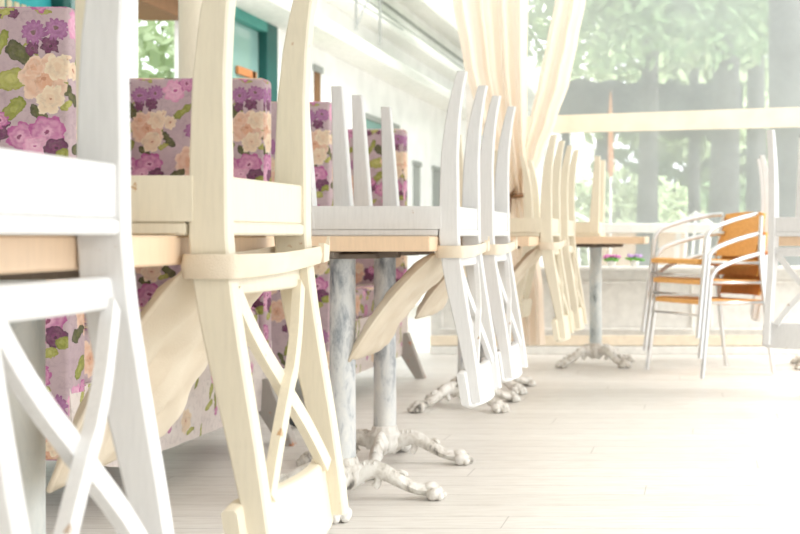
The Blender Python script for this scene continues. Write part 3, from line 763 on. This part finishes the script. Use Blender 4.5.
# teal window
f = fbox('window', -.08, -.06, 9.6, 10.75, .6, 2.5, M['glass'])
for (a, b) in ((9.6, 9.70), (10.48, 10.75)): fbox('window_frame', -.06, .01, a, b, .6, 2.5, M['teal'] if a < 10 else M['dark_teal'], f)
fbox('window_frame', -.06, .01, 9.7, 10.5, 2.40, 2.5, M['teal'], f)
mb = MB(); mb.box(-.055, -.03, 9.95-12, 10.36-12, 2.10, 2.16, .004); mb.box(-.055, -.03, 10.26-12, 10.33-12, .9, 2.16, .004); mb.build('orange_frame', M['orange'], f)
fbox('window', -.2, -.15, 11.05, 11.5, .6, 2.42, M['leaf_light'])
# farther windows
def fwin(y0, y1, z0, z1, m, n='window'):
    f = fbox(n, -.02, .015, y0, y1, z0, z1, m); fbox('window_frame', -.01, .03, y0-.04, y1+.04, z1, z1+.06, M['stone'], f); return f
fwin(11.78, 11.95, 1.1, 2.25, M['brown'])
fwin(13.3, 15.0, 1.2, 1.98, M['glass'])
fwin(15.85, 16.2, .75, 1.62, M['stone'], 'shutter'); fwin(17.0, 17.5, .75, 1.62, M['stone'], 'shutter')
# thin wire frame standing off the ledge
mb = MB()
for y in (12.1, 13.0): mb.tube([(.3, y-12, 2.78), (.3, y-12, 3.6)], .012, 6)
mb.tube([(.3, 12.1-12, 3.2), (.3, 13-12, 3.25)], .01, 6); mb.tube([(.3, 12.1-12, 2.8), (.3, 13-12, 3.5)], .008, 6); mb.tube([(.3, 10.0-12, 3.0), (.3, 14-12, 3.08)], .008, 6)
mb.build('awning_bracket', M['stone'], fac)

def crown_mesh(cs, n, size, seed):
    r = random.Random(seed); v = []; f = []
    for i in range(n):
        c, rad = cs[r.randrange(len(cs))]
        d = Vector((r.gauss(0,1), r.gauss(0,1), r.gauss(0,1))).normalized() * (r.random()**.4)
        p = Vector(c) + Vector((d.x*rad[0], d.y*rad[1], d.z*rad[2]))
        a = Vector((r.uniform(-1,1), r.uniform(-1,1), r.uniform(-1,1))).normalized(); b = a.orthogonal().normalized()
        s = size*r.uniform(.6, 1.4); k = len(v)
        v += [p - a*s, p + b*s*.5, p + a*s, p - b*s*.5]; f.append((k, k+1, k+2, k+3))
    return v, f
def tree(x, y, r0, hgt, lean, crowns, label, mleaf, n=2500, size=.12, seed=1, group='park trees beyond the window'):
    root = empty('tree', (x, y, -.1))
    pts = [(0,0,0), (lean*.3, 0, hgt*.33), (lean*.6, .05, hgt*.66), (lean, 0, hgt)]
    mb = MB(); P = bez(pts, 5); mb.tube(P, [r0*(1.15 - .5*i/len(P)) for i in range(len(P))], 12)
    autosmooth(mb.build('trunk', M['bark'], root), 60)
    if crowns:
        v, f = crown_mesh(crowns, n, size, seed); link_mesh('crown', v, f, mleaf, root)
    tag(root, label, 'tree', group)
def X(px, y): return (px-CX)*y/F
tree(X(645,15), 15, .115, 4.5, .1, [((-.3,-1.0,4.1),(1.9,1.0,1.5))], 'slim dark tree trunk beyond the window, left of the armchair stack', M['leaf'], 5200, .075, 1)
tree(X(694,19), 19, .09, 4.5, 0, [((.2,-1,5.0),(2.2,1.2,1.9))], 'thinnest distant trunk, right of the slim dark one', M['leaf_light'], 4500, .09, 2)
tree(X(722,14), 14, .16, 5, .1, [((0,-1.0,4.0),(1.8,1.0,1.45))], 'medium grey trunk above the orange armchairs', M['leaf'], 5000, .075, 3)
tree(X(756,17), 17, .13, 5, 0, [((-.4,-1,4.6),(1.8,1.2,1.7))], 'faint grey trunk between the medium and the thick one', M['leaf_light'], 4000, .09, 4)
tree(X(792,10), 10, .15, 5.5, -.1, [((.5,0,5.0),(1.2,1.3,1.2))], 'thick grey tree trunk at the right edge beyond the window', M['leaf'], 2000, .09, 5)
tree(X(600,24), 24, .16, 6, .2, [((.6,0,4.6),(1.9,1.5,2.2)), ((1.8,0,3.4),(1.5,1,1.2))], 'broad leafy tree behind the pavilion roof, on the left', M['leaf_light'], 3500, .15, 6)
tree(X(700,26), 26, .2, 6, .2, [((0,0,4.8),(2.6,1.5,2.4)), ((.6,0,2.2),(2.8,1.2,1.4))], 'broad leafy tree behind the pavilion roof, in the middle', M['leaf'], 3800, .15, 7)
tree(X(790,25), 25, .2, 6, .2, [((0,0,4.4),(2.4,1.5,2.4)), ((0,0,1.8),(2.0,1.2,1.2))], 'broad leafy tree behind the pavilion roof, on the right', M['leaf_light'], 3800, .15, 8)
# hedges seen lower through the window and through the opening of the building
def hedge(x, y, z, rx, ry, rz, n, label, mleaf, seed, size=.1):
    v, f = crown_mesh([((0,0,rz),(rx,ry,rz))], n, size, seed); o = link_mesh('shrub', v, f, mleaf, loc=(x, y, z)); tag(o, label, 'shrub')
hedge(X(620,22), 22, -.1, 1.5, .8, 1.0, 2500, 'low green shrub far beyond the window, left side', M['leaf_light'], 21)
hedge(X(740,23), 23, -.1, 1.6, .8, .95, 2500, 'low green shrub far beyond the window, right side', M['leaf'], 22)
hedge(-4.9, 11.4, -.1, .9, 1.7, 1.65, 4200, 'bright bush showing in the opening of the white building', M['leaf_light'], 23, .07)
# park pavilion with a long grey roof
pv = empty('pavilion', (X(650,17), 17, -.1)); x0, x1 = X(545,17)-pv.location.x, X(742,17)-pv.location.x
def zz(y, d): return H + .1 + (CY-y)*d/F
mb = MB(); rings = []
for i in range(25):
    x = x0 + (x1-x0)*i/24; w = .03*math.sin(i*1.7); dz = -.10*i/24
    rings.append([(x, -.5, zz(112,17)+w*.4+dz), (x, -.15, zz(80,17)+w+dz), (x, 2.2, zz(112,17)+dz), (x, 2.2, zz(118,17)+dz), (x, -.05, zz(92,17)+dz), (x, -.5, zz(116,17)+dz)])
mb.loft(rings); mb.build('roof', M['roof'], pv)
for k, px_ in enumerate((568, 655, 735)):
    xx = X(px_,17)-pv.location.x; mb = MB(); mb.box(xx-.05, xx+.05, -.35, -.25, 0, zz(114,17), .01); mb.build('post', M['roof'], pv)
tag(pv, 'long grey roofed pavilion in the park beyond the window', 'building')
o = sbox('garden_wall', X(600,20), X(780,20), 20, 20.2, -.1, .9, M['warm'], None); tag(o, 'low warm-coloured wall far off in the park', 'wall')
# closed orange parasol
pr = empty('closed_parasol', (X(610.5,13), 13, -.1))
MB().tube([(0,0,0), (0,0,2.1)], .012, 8).build('pole', M['white_paint'], pr, True)
MB().lathe([(.015, 1.45), (.028, 1.53), (.024, 2.0), (.006, 2.3)], 14, 0, 0, .1, 7).build('canopy', M['orange'], pr, True)
tag(pr, 'closed orange parasol standing outside beyond the window', 'parasol')
# white garden chairs just outside the window
def gchair(x, y, yaw, label):
    r = empty('garden_chair', (x, y, -.1), (0,0,yaw)); mb = MB()
    mb.box(-.22, .22, -.22, .22, .42, .45, .01); mb.build('seat', M['white_paint'], r)
    mb = MB(); 
    mb.tube([(.2,-.2,.44), (.26,-.2,.95), (.27,0,1.02), (.26,.2,.95), (.2,.2,.44)], .018, 8)
    for yy in (-.1, 0, .1): mb.tube([(.21,yy,.44), (.265,yy,.98)], .01, 6)
    mb.build('backrest', M['white_paint'], r, True)
    for a in (-1,1):
        for b in (-1,1): MB().tube([(a*.19,b*.19,.43), (a*.22,b*.22,0)], .016, 8).build('leg', M['white_paint'], r, True)
    tag(r, label, 'chair', 'white garden chairs outside')
gchair(X(665,9.4), 9.4, .6, 'white garden chair outside the window, left of the armchair stack')
gchair(X(600,9.8), 9.8, 2.4, 'white garden chair outside the window, above the small square table')

# ------------------------------------------------------------------ light and camera
w = bpy.data.worlds.new('World'); sc.world = w; w.use_nodes = True
nt = w.node_tree; bg = nt.nodes['Background']; bg.inputs[0].default_value = (.93, .97, 1, 1); bg.inputs[1].default_value = 2.5
sun = bpy.data.lights.new('sun', 'SUN'); sun.energy = 4.0; sun.angle = math.radians(25); sun.color = (1, .97, .93)
so = bpy.data.objects.new('sun', sun); col.objects.link(so)
d = Vector((-.72, .22, -.62)); so.rotation_euler = d.to_track_quat('-Z', 'Y').to_euler()

cam = bpy.data.cameras.new('camera'); co = bpy.data.objects.new('camera', cam); col.objects.link(co)
co.location = (0, 0, H); co.rotation_euler = (PI/2, 0, 0)
cam.sensor_width = 36; cam.lens = F/800*36; cam.shift_x = (400-CX)/800; cam.shift_y = (CY-267)/800
cam.clip_end = 200; cam.dof.use_dof = True; cam.dof.focus_distance = 2.7; cam.dof.aperture_fstop = 7.0
sc.camera = co
sc.view_settings.view_transform = 'Standard'; sc.view_settings.look = 'None'; sc.view_settings.gamma = 1; sc.view_settings.use_curve_mapping = False
sc.view_settings.exposure = -0.18
try:
    sc.cycles.use_denoising = True; sc.cycles.max_bounces = 8; sc.cycles.transparent_max_bounces = 12
except Exception: pass
